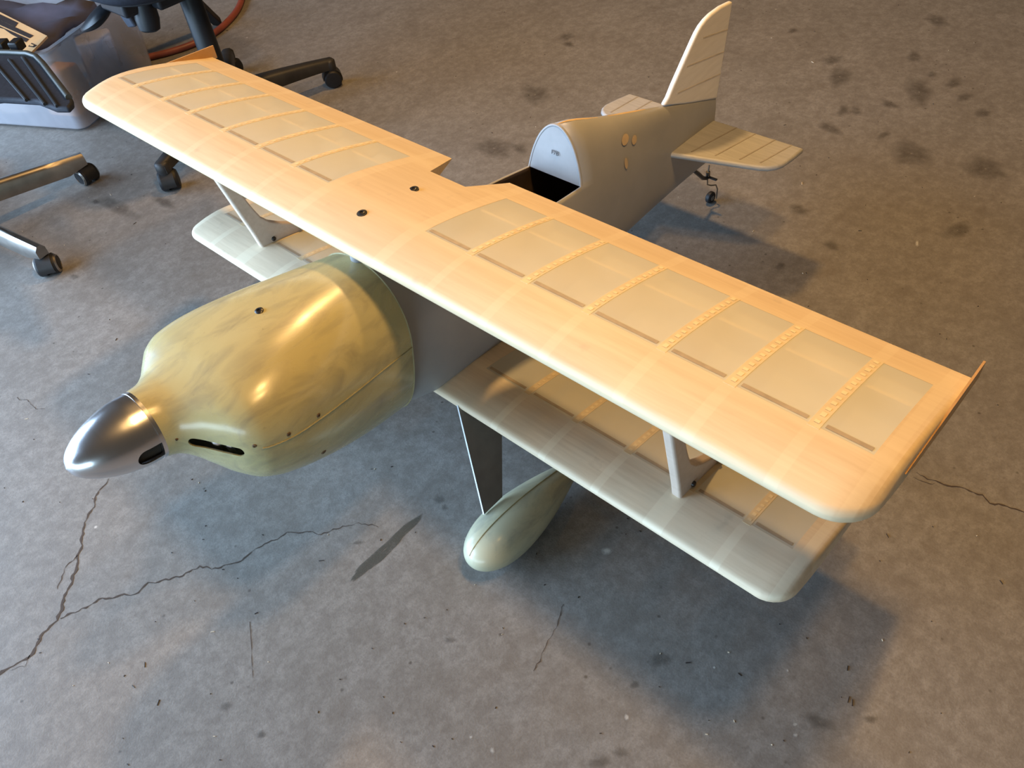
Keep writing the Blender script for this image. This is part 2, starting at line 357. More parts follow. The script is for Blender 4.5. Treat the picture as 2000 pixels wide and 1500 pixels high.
# ------------------------------------------------------------------ model aeroplane
plane = tag(empty('model_airplane'), 'uncovered wooden model biplane with yellow fibreglass cowl and polished metal spinner', 'model airplane')
def naca(s):
    s = min(max(s, 0.0), 1.0)
    return 5*(0.2969*math.sqrt(s)-0.1260*s-0.3516*s*s+0.2843*s**3-0.1036*s**4)
class Wing:
    def __init__(s, xle, xte, z0, b, thick, rtip, notch=None):
        s.xle, s.xte, s.z0, s.b, s.t, s.rt, s.notch = xle, xte, z0, b, thick, rtip, notch
    def le(s, y):
        a = abs(y)-(s.b-s.rt)
        return s.xle if a <= 0 else s.xle - s.rt*1.15*(1-math.sqrt(max(0, 1-(a/s.rt)**2)))
    def te(s, y):
        if s.notch:
            y0, y1, xn = s.notch; a = abs(y)
            if a <= y0: return xn
            if a < y1: return xn+(s.xte-xn)*(a-y0)/(y1-y0)
        return s.xte
    def h(s, x, y):                                             # half thickness
        le = s.le(y); c = le-s.xte; q = (le-x)/c
        tipf = 1.0; a = abs(y)-(s.b-0.010)
        if a > 0: tipf = 0.72+0.28*math.sqrt(max(0, 1-(a/0.010)**2))
        sec = naca(q) if q > .30 else naca(.30)*(.30*math.sqrt(max(0, 1-(1-min(q, .018)/.018)**2)) + .70*(1-(1-q/.30)**2))
        return max(sec*s.t*(s.xle-s.xte)*(0.35+0.65*c/(s.xle-s.xte))*tipf, 0.0014)
    def top(s, x, y, d=0.0): return W(x, y, s.z0+s.h(x, y)+d)
    def bot(s, x, y, d=0.0): return W(x, y, s.z0-s.h(x, y)-d)
def uniq(a, eps=1e-4):
    out = []
    for q in sorted(a):
        if not out or q-out[-1] > eps: out.append(q)
    return out
def build_wing(part, wg, bays, xs, xb, strips, ymin, mats, sheet_tint, edge_tint, sides=(-1, 1)):
    """part: parent; bays: list of (y0, y1) positive side; strips: rib lines under the sheeting"""
    sheet_mat = mats
    ys = []
    full = ymin <= 0
    for sg in sides:
        for a, b in bays: ys += [sg*a, sg*b]
        for yc, hw in strips: ys += [sg*(yc-hw-0.002), sg*(yc-hw), sg*(yc+hw), sg*(yc+hw+0.002)]
        for k in range(9): ys.append(sg*(wg.b-wg.rt*(1-math.sin(math.pi/2*k/8))))
        ys += [sg*(wg.b-0.010*(1-math.sin(math.pi/2*k/4))) for k in range(5)]
        if not full: ys += [sg*ymin]
        if wg.notch: ys += [sg*wg.notch[0], sg*wg.notch[1], sg*(wg.notch[0]+0.001), sg*(wg.notch[1]-0.001)]
    ys += [0.0] if full else []
    fr = [0.5*(1-math.cos(math.pi*0.5*k/11))*2 for k in range(12)]  # dense at the leading edge
    def chord(y):
        le, te = wg.le(y), wg.te(y)
        X = [le+(xs-le)*(k/11)**2.4 for k in range(12)] + [xs+(xb-xs)*k/9 for k in range(1, 10)] + [xb+(wg.xte-xb)*k/3 for k in range(1, 4)]
        return [max(x, te) for x in X]
    for sg in ([0] if full else sides):
        yy = uniq(ys) if full else uniq([q for q in ys if q*sg > 0 and abs(q) >= ymin-1e-6])
        mb = MB(); vs = []; tint = []
        nx = 24
        for y in yy:
            X = chord(y); on = 0.0
            for yc, hw in strips:
                if abs(abs(y)-yc) <= hw+1e-5: on = 1.0
            for x in X: vs.append(wg.top(x, y)); tint.append(max(on*sheet_tint, edge_tint if abs(x-xs) < 1e-6 or abs(x-xb) < 1e-6 else 0.0))
            for x in X[1:-1]: vs.append(wg.bot(x, y)); tint.append(0.0)
            vs.append(wg.bot(X[-1], y)); tint.append(0.0)
        n = nx + nx-1; fs = []
        def inbay(i, k):
            ym = (yy[i]+yy[i+1])/2
            return 11 <= k < 20 and any(a < abs(ym) < b for a, b in bays)
        for i in range(len(yy)-1):
            for k in range(nx-1):
                if inbay(i, k): continue
                fs.append((i*n+k, i*n+k+1, (i+1)*n+k+1, (i+1)*n+k))
            lo = [0]+list(range(nx, n))
            for k in range(nx-1):
                if inbay(i, k): continue
                fs.append((i*n+lo[k], (i+1)*n+lo[k], (i+1)*n+lo[k+1], i*n+lo[k+1]))
            fs.append((i*n+nx-1, i*n+n-1, (i+1)*n+n-1, (i+1)*n+nx-1))
        for i in (0, len(yy)-1):
            lo = [0]+list(range(nx, n))
            for k in range(nx-1):
                f_ = (i*n+k, i*n+k+1, i*n+lo[k+1], i*n+lo[k]) if k else (i*n, i*n+1, i*n+lo[1])
                fs.append(f_)
        mb.add(vs, fs); mb.build('balsa_sheeting', sheet_mat, part, angle=50, attrs={'tint': tint})
        tag(part.children[-1], None)
    edges = sorted(bays)
    for sg in sides:
        for a, b in bays:                                       # translucent covering of one open bay
            mb = MB(); rings = []
            for i in range(7):
                y = sg*(a+(b-a)*i/6); ring = []
                for k in range(15):
                    x = xs+(xb-xs)*k/14; sag = 0.0016*math.sin(math.pi*i/6)*math.sin(math.pi*k/14)
                    ring.append(wg.top(x, y, -sag-0.0002))
                rings.append(ring)
            mb.loft(rings, False); mb.build('bay_cover', M_FILM, part)
            mb = MB(); mb.loft([[wg.bot(xs+(xb-xs)*k/9, sg*(a+(b-a)*i/2), -.0002) for k in range(10)] for i in range(3)], False); mb.build('lower_bay_cover', M_FILM, part)
            y0, y1 = sg*(a+0.0045), sg*(b-0.0045); mb = MB()        # dark strip laid on the covering, painting the shade band behind the sheeting
            mb.loft([[wg.top(x, y0+(y1-y0)*i/6, .0003-0.0016*math.sin(math.pi*(i+.28)/6.6)*math.sin(math.pi*(xs-x)/(xs-xb))) for x in (xs-.0048, xs-.0085, xs-.0125)] for i in range(7)], False); mb.build('spar_shade_strip', M_SPARSHADE, part)
            xm = xs+(xb-xs)*0.64; mb = MB()
            P = [W(x, y, wg.z0+z) for y in (y0, y1) for x, z in ((xm, wg.h(xm, y0)-.004), (xm-.006, wg.h(xm, y0)-.004), (xm-.006, -wg.h(xm, y0)+.002), (xm, -wg.h(xm, y0)+.002))]
            mb.add(P, [(0, 1, 2, 3), (7, 6, 5, 4), (0, 4, 5, 1), (1, 5, 6, 2), (2, 6, 7, 3), (3, 7, 4, 0)]); mb.build('rear_spar', M_RIB, part, smooth=False)
        for (a0, a1), (b0, b1) in zip(edges, edges[1:]):        # rib between two bays
            mb = MB(); rings = []
            for k in range(15):
                x = xs+0.004+(xb-xs-0.008)*k/14
                rings.append([wg.top(x, sg*a1, 0.0002), wg.top(x, sg*b0, 0.0002), wg.bot(x, sg*b0, -0.002), wg.bot(x, sg*a1, -0.002)])
            mb.loft(rings, True, True)
            m = 13; yc0 = a1+(b0-a1)*0.28; yc1 = a1+(b0-a1)*0.72
            for k in range(m):
                x0 = xs+(xb-xs)*(k+0.35)/m; x1 = xs+(xb-xs)*(k+0.35+random.uniform(0.35, 0.62))/m
                mb.add([wg.top(x0, sg*yc0, 0.0007), wg.top(x1, sg*yc0, 0.0007), wg.top(x1, sg*yc1, 0.0007), wg.top(x0, sg*yc1, 0.0007)], [(0, 1, 2, 3)], 1)
            mb.build('rib', [M_RIB, M_DASH], part, smooth=False)

UB = [(.137, .242), (.256, .367), (.383, .493), (.509, .632), (.649, .746), (.764, .872), (.889, .962)]
uw = empty('upper_wing', W(0, 0, 0)); uw.parent = plane
def keep_world(part):                                           # children carry world coordinates, so undo the parent offset
    for ch in part.children: ch.matrix_parent_inverse = part.matrix_world.inverted()
UW = Wing(.3865, 0.0, 0.0, 1.0, .172, .060, (.050, .083, .093))
cen = lambda B: [((a[1]+b[0])/2, (b[0]-a[1])/2) for a, b in zip(B, B[1:])]
uw.location = (0, 0, 0)
build_wing(uw, UW, UB, .2817, .0686, cen(UB)+[(.122, .012), (.975, .008)], 0.0, M_BALSA, 0.24, 0.30)
for i, (x, y) in enumerate(((.183, 0), (.312, 0))):             # two wing bolts in their washers
    mb = MB(); c = Vector(UW.top(x, y)); nrm = Vector((SA*0.6, 0, 1)).normalized()
    mb.lathe([(-.002, .0075), (.0006, .0075), (.001, .0055), (.001, .005)], c, nrm, 24, 0)
    mb.lathe([(.0, .0046), (.0018, .0046), (.0022, .004), (.0022, .0022), (.0005, .002)], c, nrm, 20, 1)
    tag(mb.build('wing_bolt', [M_DARK, M_BLACK], uw), 'black wing bolt')
for sg in (-1, 1):                                              # plywood tip plates
    mb = MB(); y0, y1 = sg*.9985, sg*1.0020
    top = [(.262, .010), (-.010, .030)]
    bot = [(-.014, -.003), (.0, -.005), (.10, -.012), (.22, -.010)]
    mb.prism(top+bot, lambda a, b, t_: W(a, t_, b), y0, y1); mb.build('tip_plate', M_PLY, uw, smooth=False)

LB = [(.142, .255), (.270, .384), (.399, .515), (.531, .636), (.675, .777), (.793, .873)]
lw = empty('lower_wing'); lw.parent = plane
LW = Wing(.249, -.125, -.394, .917, .150, .050)
build_wing(lw, LW, LB, .143, -.055, cen(LB)+[(.895, .008)], .075, M_BALSA2, 0.50, 0.45)

# interplane struts
ST = [(.168, -.379), (.176, -.366), (.181, -.350), (.190, -.322), (.225, -.225), (.262, -.122), (.290, -.050), (.302, -.024),
      (.150, -.024), (.165, -.045), (.195, -.085), (.211, -.125), (.207, -.165), (.198, -.198), (.184, -.232), (.172, -.258), (.158, -.284), (.136, -.306), (.104, -.324), (.066, -.340), (.015, -.356), (-.030, -.370), (-.036, -.379)]
for sg in (-1, 1):
    mb = MB(); mb.prism(ST, lambda a, b, t_: W(a, t_, b), sg*.655-.0105, sg*.655+.0105)
    st = mb.build('interplane_strut', M_STRUT, plane, bevel=.0045, attrs=None)
    for xa in (.137, .050):
        mb = MB(); c = Vector(W(xa, .655*sg+.0095, -.3565)); mb.lathe([(-.004, .0046), (.0030, .0046), (.0045, .0034)], c, (0, 1, 0), 14); mb.build('strut_screw', M_BLACK, st)
    mb = MB(); c = Vector(W(.171, .655*sg, -.3755)); mb.lathe([(-.003, .003), (.002, .003), (.003, .002)], c, (1, 0, 0.3), 12); mb.build('strut_screw', M_BLACK, st)

# fuselage: x, bottom, level of widest point, top, half width, upper and lower roundness
FK = [(-.955, -.325, -.225, -.125, .011, 2.0, 3.0), (-.80, -.338, -.215, -.094, .026, 2.0, 3.2), (-.60, -.356, -.205, -.052, .050, 2.0, 3.4), (-.42, -.374, -.198, -.0155, .071, 2.0, 3.6),
      (-.246, -.392, -.19, .021, .0885, 2.0, 3.8), (-.10, -.402, -.195, -.03, .102, 2.2, 4.0), (.0, -.407, -.205, -.065, .110, 2.4, 4.0), (.12, -.408, -.215, -.078, .117, 2.4, 4.0), (.25, -.408, -.22, -.078, .121, 2.3, 4.0), (.31, -.405, -.215, -.074, .119, 2.2, 3.2), (.34, -.400, -.205, -.075, .117, 2.2, 2.7)]
RAIL = -.104
def fus_ring(x, k=1.0):
    zb, zm, zt, w_, nu, nl = spline(FK, x); rail = min(RAIL, zm+.62*(zt-zm)); P = []
    def up(z): return w_*max(0, 1-((z-zm)/(zt-zm))**nu)**(1/nu)
    side = []
    for i in range(14):
        th = math.pi/2*(1-i/14); side.append((w_*math.cos(th)**(2/nl), zm-(zm-zb)*math.sin(th)**(2/nl)))
    for i in range(8):
        z = zm+(rail-zm)*i/8; side.append((up(z), z))
    thr = math.asin(min(1, (rail-zm)/(zt-zm)))
    for i in range(15):
        th = thr+(math.pi/2-thr)*i/14; side.append((max(up(zm+(zt-zm)*math.sin(th)), 0), zm+(zt-zm)*math.sin(th)))
    right = side; left = [(-a, b) for a, b in side[1:-1]][::-1]
    return [W(x, a*k, b) for a, b in right+left], len(side)
xsF = [-.955, -.93, -.9, -.85, -.8, -.75, -.7, -.65, -.6, -.55, -.525, -.51, -.5, -.49, -.48, -.47, -.46, -.45, -.44, -.43, -.42, -.41, -.4, -.35, -.3, -.246, -.24, -.2, -.16, -.12, -.08, -.04, 0, .06, .12, .18, .25, .30, .34]
rings = []; ns = 0
for x in xsF:
    r_, ns = fus_ring(x); rings.append(r_)
nr = len(rings[0]); i0, i1 = xsF.index(-.246), xsF.index(.06)
mb = MB(); mb.loft(rings, True, True, 0, skip=lambda i, k: i0 <= i < i1 and (22 <= k < nr-22))
bare = []
spots = [(W(-.455, .060, -.073), .016, 1.0), (W(-.50, .060, -.098), .013, .6), (W(-.44, .0685, -.13), .012, .8)]
for v_ in mb.v:
    bare.append(0.0)
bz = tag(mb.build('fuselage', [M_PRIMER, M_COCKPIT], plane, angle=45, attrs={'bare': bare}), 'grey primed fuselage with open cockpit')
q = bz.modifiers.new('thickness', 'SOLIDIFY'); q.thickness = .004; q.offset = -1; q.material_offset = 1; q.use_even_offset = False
# turtledeck former closing the cockpit
mb = MB(); ring, ns = fus_ring(-.246, .995); arc = ring[22:nr-22+1]
mb.add(arc + [tuple(Vector(p)-Vector((.004, 0, 0))) for p in arc], [tuple(range(len(arc))), tuple(range(len(arc), 2*len(arc)))[::-1]] + [(k, k+1, len(arc)+k+1, len(arc)+k) for k in range(len(arc)-1)] + [(len(arc)-1, 0, len(arc), 2*len(arc)-1)])
former = tag(mb.build('cockpit_former', M_FORMER, bz, smooth=False), 'pale blue-grey arched wooden bulkhead')
tc = bpy.data.curves.new('former_mark', 'FONT'); tc.body = 'F7B'; tc.size = .0105; tc.align_x = 'CENTER'; tc.extrude = .0002
to = bpy.data.objects.new('former_mark', tc); COL.objects.link(to); tm = Matrix(((0, 0, 1), (1, 0, 0), (0, 1, 0))).to_4x4()
bpy.context.view_layer.update()
tme = bpy.data.meshes.new_from_object(to.evaluated_get(bpy.context.evaluated_depsgraph_get())); bpy.data.objects.remove(to, do_unlink=True)
tme.transform(Matrix.Translation(Vector(W(-.2445, .002, -.049)) + Vector((.0012, 0, 0))) @ Matrix.Rotation(-AL, 4, 'Y') @ tm); tme.materials.clear(); tme.materials.append(M_INK)
to = bpy.data.objects.new('former_mark', tme); COL.objects.link(to); to.parent = bz
# worn ridge line along the turtledeck and rubbed-through spots
def fus_top(x): return spline(FK, x)[2]
for xa, xb_ in ((-.25, -.40), (-.44, -.60)):
    mb = MB(); L = []
    for k in range(13):
        x = xa+(xb_-xa)*k/12; hw = .0045*math.sin(math.pi*(k+.6)/13.2)*random.uniform(.7, 1.1)+.001
        zt = fus_top(x)+.0008; L.append([W(x, -hw, zt-.0012), W(x, 0, zt), W(x, hw, zt-.0012)])
    mb.loft(L, False); mb.build('bare_wood_ridge', M_PLY if False else simple('bare_wood', (0.66, 0.47, 0.25), 0.5), bz)

M_BARE = simple('rubbed_wood', (0.58, 0.44, 0.28), 0.5, vary=0.08, scale=60)
def fus_side(x, z):
    zb, zm, zt, w_, nu, nl = spline(FK, x)
    return w_*max(0, 1-abs((z-zm)/((zt-zm) if z > zm else (zm-zb)))**(nu if z > zm else nl))**(1/(nu if z > zm else nl))
for (xc, zc, ra, rb) in ((-.452, -.070, .017, .011), (-.492, -.084, .012, .010), (-.442, -.122, .008, .013)):
    mb = MB(); rg = []; ph = random.uniform(0, 6)
    def skin(x, z):
        y = fus_side(x, z); gx = (fus_side(x+.002, z)-y)/.002; gz = (fus_side(x, z+.002)-y)/.002; nl_ = math.sqrt(1+gx*gx+gz*gz)
        return W(x-gx/nl_*.0030, y+1/nl_*.0030, z-gz/nl_*.0030)
    for q_ in (.001, .25, .5, .75, 1.0): rg.append([skin(xc+ra*q_*(1+.10*math.sin(2*a+ph))*math.cos(a), zc+rb*q_*(1+.10*math.sin(2*a+ph))*math.sin(a)) for a in [2*math.pi*k/20 for k in range(20)]])
    mb.loft(rg, True); mb.build('rubbed_spot', M_BARE, bz)
# fin and tailplane
FIN = [(-.679, -.066), (-.697, -.050), (-.714, -.022), (-.746, .022), (-.782, .071), (-.796, .089), (-.812, .103), (-.832, .114), (-.856, .122), (-.90, .1295), (-.955, .131), (-.955, -.128), (-.80, -.096)]
mb = MB(); mb.prism(FIN, lambda a, b, t_: W(a, t_, b), -.0075, .0075)
fin = tag(mb.build('fin', M_FIN, plane, bevel=.004), 'pale wooden fin with faint rib lines')
for (x0, z0, x1, z1) in ((-.735, -.047, -.95, -.055), (-.765, .014, -.95, .005), (-.825, .071, -.95, .063)):
    for sg in (-1, 1):
        mb = MB(); mb.prism([(x0, z0), (x1, z1), (x1, z1-.004), (x0, z0-.004)], lambda a, b, t_: W(a, t_, b), sg*.0070, sg*.0080); mb.build('rib_line', M_FINRIB, fin, smooth=False)
tp = empty('tailplane'); tp.parent = plane
for sg in (-1, 1):
    P = [(-.680, .0), (-.687, .029), (-.736, .153), (-.768, .232), (-.778, .255), (-.792, .274), (-.812, .287), (-.836, .2935), (-.890, .2935), (-.955, .290), (-.955, .0)]
    mb = MB(); mb.prism([(a, sg*b) for a, b in P], lambda a, b, t_: W(a, b, t_), -.2045, -.1895); mb.build('stabilizer_half', M_STAB, tp, bevel=.005)
    for yb, ang in ((.075, .004), (.135, .004), (.195, .004), (.245, .002)):
        xf = -.715-.38*(yb-.029)
        mb = MB(); mb.prism([(xf, sg*(yb-.002)), (xf, sg*(yb+.002)), (-.95, sg*(yb+.012)), (-.95, sg*(yb+.008))], lambda a, b, t_: W(a, b, t_), -.1900, -.1886); mb.build('rib_line', M_STABRIB, tp, smooth=False)

# cowl: x, top, widest level, bottom, half width, roundness up / down
CK = [(.337, -.057, -.196, -.406, .137, 2.15, 2.7), (.42, -.055, -.193, -.402, .150, 2.2, 2.6), (.50, -.055, -.190, -.394, .164, 2.3, 2.4), (.58, -.059, -.187, -.378, .175, 2.45, 2.2), (.64, -.067, -.184, -.357, .180, 2.55, 2.1),
      (.685, -.077, -.180, -.330, .175, 2.6, 2.1), (.715, -.086, -.175, -.302, .158, 2.5, 2.0), (.740, -.093, -.169, -.270, .124, 2.3, 2.0), (.762, -.097, -.163, -.243, .090, 2.1, 2.0), (.783, -.097, -.159, -.227, .0690, 2.0, 2.0), (.803, -.0965, -.158, -.2205, .0620, 2.0, 2.0)]
def cowl_pt(x, th):                                             # th 0 at right seam, pi/2 top
    zt, zm, zb, w_, nu, nl = spline(CK, x); c_, s_ = math.cos(th), math.sin(th); n = nu if s_ >= 0 else nl
    y = w_*math.copysign(abs(c_)**(2/n), c_); z = zm + ((zt-zm)*abs(s_)**(2/n) if s_ >= 0 else -(zm-zb)*abs(s_)**(2/n))
    return (x, y, z)
cxs = [.337+(.803-.337)*i/62 for i in range(63)]
mb = MB(); mb.loft([[W(*cowl_pt(x, 2*math.pi*k/120)) for k in range(120)] for x in cxs], True, False)
cowl = tag(mb.build('cowl', M_COWL, plane, angle=60, solid=.0022), 'glossy yellowish fibreglass engine cowl')
def capsule_cutter(p0, p1, r, nrm, depth):
    p0, p1, nrm = Vector(p0), Vector(p1), Vector(nrm).normalized(); d = (p1-p0).normalized(); s_ = nrm.cross(d).normalized()
    ol = [p1 + (d*math.cos(a)+s_*math.sin(a))*r for a in [(-math.pi/2)+math.pi*k/10 for k in range(11)]] + [p0 + (d*math.cos(a)+s_*math.sin(a))*r for a in [(math.pi/2)+math.pi*k/10 for k in range(11)]]
    mb = MB(); n = len(ol); mb.add([q-nrm*depth for q in ol]+[q+nrm*depth for q in ol], [tuple(range(n))[::-1], tuple(range(n, 2*n))]+[(k, (k+1) % n, n+(k+1) % n, n+k) for k in range(n)])
    return mb.build('cutter', M_DARK, smooth=False)
SLOT = [((.7685, .083, -.1725), (.7275, .1425, -.184))]
cut = []
for sg in (1, -1):
    a, b = SLOT[0]; cut.append(capsule_cutter(W(a[0], a[1]*sg, a[2]), W(b[0], b[1]*sg, b[2]), .0078, Vector((.82, .57*sg, .04)), .022))
bake(cowl, cut)
for sg in (1, -1):                                              # moulded seam along each side
    mb = MB(); mb.tube([W(x, sg*(spline(CK, x)[3]+.0003), spline(CK, x)[1]) for x in [.338+.36*k/40 for k in range(41)]], .0011, 6); mb.build('cowl_seam', M_SEAM, cowl)
mb = MB(); mb.tube([Vector(W(*cowl_pt(.3375, 2*math.pi*k/90))) for k in range(91)], .0013, 6); mb.build('cowl_rim', M_SEAM, cowl)
def screw(parent, p, nrm, r, mat=M_BLACK, name='screw'):
    mb = MB(); mb.lathe([(-.002, r), (.0010, r), (.0022, r*.75), (.0024, r*.4), (.0010, r*.35)], p, nrm, 16); return mb.build(name, mat, parent)
screw(cowl, W(.559, .002, -.0578), (SA, 0, CA), .0062, name='cowl_screw')
M_RUST = simple('rusty_screw', (0.10, 0.06, 0.03), 0.6)
for (x, y, z, nr_, r_) in ((.7877, .0669, -.160, (.45, .89, .04), .0020), (.7072, .1638, -.170, (.59, .80, .10), .0030), (.6515, .1794, -.1735, (.05, 1, .02), .0032), (.5879, .1757, -.1769, (-.11, .99, 0), .0032), (.5815, .1551, -.2854, (.08, .90, -.42), .0042)):
    for sg in (1, -1): screw(cowl, Vector(W(x, y*sg, z))-Vector((nr_[0], nr_[1]*sg, nr_[2]))*.0012, Vector((nr_[0], nr_[1]*sg, nr_[2])), r_, M_RUST, 'cowl_screw')
# engine behind the cooling slot
en = empty('engine'); en.parent = plane
for sg in (1, -1):
    mb = MB(); prof = []
    for k in range(7): prof += [(.012*k, .020), (.012*k+.005, .020), (.012*k+.005, .015), (.012*k+.012, .015)]
    mb.lathe(prof, W(.705, .015*sg, -.188), (0, sg, 0), 24); mb.build('cylinder', M_ALU2, en, smooth=False)
pl0, pl1 = Vector(W(.752, .088, -.176))-Vector((.82, .57, .04))*.007, Vector(W(.728, .125, -.183))-Vector((.82, .57, .04))*.007
mb = MB(); mb.tube([pl0.lerp(pl1, k/6) for k in range(7)], [.006, .006, .009, .009, .005, .008, .008], 14); mb.build('spark_plug', M_ALU2, en)
mb = MB(); mb.lathe([(0, .04), (.12, .04), (.125, .025)], W(.56, 0, -.19), (CA, 0, SA), 24); mb.build('crankcase', M_DARK, en)

# spinner
SP = [(.0, .0615), (.02, .0612), (.04, .0588), (.06, .0545), (.08, .0480), (.10, .0388), (.114, .0298), (.1235, .0217), (.129, .0140), (.132, .0070), (.1333, .0001)]
ax = Vector((CA, 0, SA)); base = Vector(W(.8065, 0, -.1585)); mb = MB()
mb.lathe([(a*S, b*S) for a, b in [(q_, spline(SP, q_)[0]) for q_ in [.1333*k/40 for k in range(41)]]], base, ax, 72, 0, False)
spin = tag(mb.build('spinner', M_ALU, plane, solid=.0022), 'polished aluminium spinner')
cut = [capsule_cutter(W(.808, .064*sg, -.172), W(.8355, .064*sg, -.172), .0125, Vector((0, sg, -.15)), .018) for sg in (1, -1)]
bake(spin, cut)
mb = MB(); mb.lathe([(-.003, .02), (-.003, .0620*S), (.0022, .0624*S), (.0026, .0600*S), (.0026, .001)], base, ax, 72); mb.build('backplate', M_ALU2, spin)
mb = MB(); mb.lathe([(.003, .040), (.034, .038), (.040, .022), (.05, .020)], base, ax, 32); mb.build('prop_hub_shade', M_DARK, spin)  # hub oversized and near black, painting the shade inside the spinner opening

# cabane post between fuselage deck and wing centre
for yy_ in (.0,):
    mb = MB(); mb.tube([W(.33, yy_, -.10), W(.335, yy_, -.006)], .0125, 20); mb.build('cabane_post', M_FORMER, plane)

# undercarriage
for sg in (-1, 1):
    lg = [(.300, .225, .080), (.226, .118, .203), (.122, .118, .203), (.257, .225, .080)]
    mb = MB(); n = len(lg); off = Vector((0, .76*sg, .64))*.0022
    P = [Vector((a, b*sg, c)) for a, b, c in lg]; mb.add([q+off for q in P]+[q-off for q in P], [tuple(range(n)), tuple(range(n, 2*n))[::-1]])
    mb.add([q+off for q in P]+[q-off for q in P], [(k, (k+1) % n, n+(k+1) % n, n+k) for k in range(n)], 1)
    leg = tag(mb.build('gear_leg', [M_LEGTAN, M_GEAREDGE], plane, smooth=False), 'flat dark landing gear leg')
    mb = MB(); rings = []; px0, L, yc, zc, ry, rz = .369, .290, .255*sg, .048, .047, .040
    for i in range(40):
        s_ = (i/39)**1.6; q_ = naca(s_)*2; cx = px0-L*s_
        rings.append([(cx, yc+ry*max(q_, .003)*math.copysign(abs(math.cos(a))**.92, math.cos(a)), zc-.012*s_+rz*max(q_, .003)*math.copysign(abs(math.sin(a))**.92, math.sin(a))) for a in [2*math.pi*k/40 for k in range(40)]])
    mb.loft(rings, True, True); pant = tag(mb.build('wheel_pant', M_PANT, plane, angle=60), 'pale fibreglass teardrop wheel fairing')
    mb = MB(); mb.tube([(px0-L*s_, yc-.004*sg, zc-.012*s_+rz*naca(s_)*2+.0002) for s_ in [.02+.9*k/24 for k in range(25)]], .0010, 6); mb.build('pant_seam', M_SEAM, pant)
    mb = MB(); mb.lathe([(-.012, .010), (-.012, .030), (-.008, .034), (.008, .034), (.012, .030), (.012, .010)], (.262, yc, .034), (0, 1, 0), 32); mb.build('main_wheel', M_RUBBER, pant)

# tail wheel
tw = empty('tail_wheel_assembly'); tw.parent = plane
mb = MB(); mb.tube([W(-.90, 0, -.330), W(-.93, 0, -.352), W(-.96, 0, -.376), W(-.988, 0, -.388)], [.0045, .005, .0048, .004], 8); mb.build('bracket', M_BLACK, tw)
mb = MB(); mb.tube([W(-.988, 0, -.345), W(-.990, 0, -.388)], .0018, 8); mb.lathe([(-.006, .005), (.006, .005)], W(-.989, 0, -.373), (SA, 0, CA), 14); mb.build('pivot', M_STEEL, tw)
mb = MB(); mb.box(W(-.992, .012, -.384), (.006, .028, .003)); mb.build('tiller_arm', M_BLACK, tw)
mb = MB(); mb.tube([W(-.990, .0, -.388), W(-.997, 0, -.412), W(-1.012, .004, -.419), W(-1.025, .014, -.419), W(-1.034, .017, -.435), W(-1.036, .018, -.468)], .0016, 8); mb.build('wire_fork', M_STEEL, tw)
cw = Vector(W(-1.030, .0, -.470)); cw.z = .0145
wax = Vector((.10, 1, 0)).normalized()
mb = MB(); mb.lathe([(-.0060, .0060), (-.0064, .0110), (-.0040, .0138), (0, .0144), (.0040, .0138), (.0064, .0110), (.0060, .0060)], cw, wax, 30); tyre = mb.build('tail_wheel', M_RUBBER, tw)
mb = MB(); mb.lathe([(-.0068, .002), (-.0066, .0066), (.0066, .0066), (.0068, .002)], cw, wax, 20); mb.build('hub', simple('blue_grey_hub', (0.16, 0.19, 0.22), 0.3, 0.6), tyre)

# ------------------------------------------------------------------ office chairs
def caster(parent, p, ang, r=.027, ring=False):
    """twin wheel caster standing at p, rolling direction ang"""
    e = Vector((math.cos(ang), math.sin(ang), 0)); a = Vector((-e.y, e.x, 0)); c = Vector((p[0], p[1], r))
    mb = MB()
    for sg in (-1, 1): mb.lathe([(sg*.006, .004), (sg*.006, r), (sg*.020, r), (sg*.0245, r*.86), (sg*.026, r*.5), (sg*.026, .002)], c, a, 28)
    k = mb.build('caster_wheel', M_RUBBER, parent)
    mb = MB(); rings = []
    for i in range(13):
        th = R(-20)+R(200)*i/12
        d = e*math.cos(th)+Vector((0, 0, 1))*math.sin(th)
        rings.append([c+d*(r*1.10)+a*w_ for w_ in (-.017, -.0165, .0165, .017)]+[c+d*(r*1.02)+a*.0165, c+d*(r*1.02)-a*.0165])
    mb.loft(rings, True, True); mb.tube([c+Vector((0, 0, r*.6)), c+Vector((0, 0, r*1.1+.018))], .0085, 12); mb.build('hood', M_DUSTY, k)
    if ring:
        for sg in (-1, 1):
            mb = MB(); mb.lathe([(sg*.0225, r*.93), (sg*.0262, r*.80), (sg*.0262, r*.72), (sg*.022, r*.70)], c, a, 28, 0, False); mb.build('wheel_ring', M_CHROME, k)
ca = tag(empty('office_chair', (-.28, -1.35, 0)), 'black swivel office chair with plastic star base behind the left wing', 'office chair')
def relink(root):
    bpy.context.view_layer.update()
    for ch in root.children: ch.matrix_parent_inverse = root.matrix_world.inverted()
cx, cy = -.285, -1.350; tips = {24: .335, 96: .33, 168: .33, 236: .34, 312: .29}
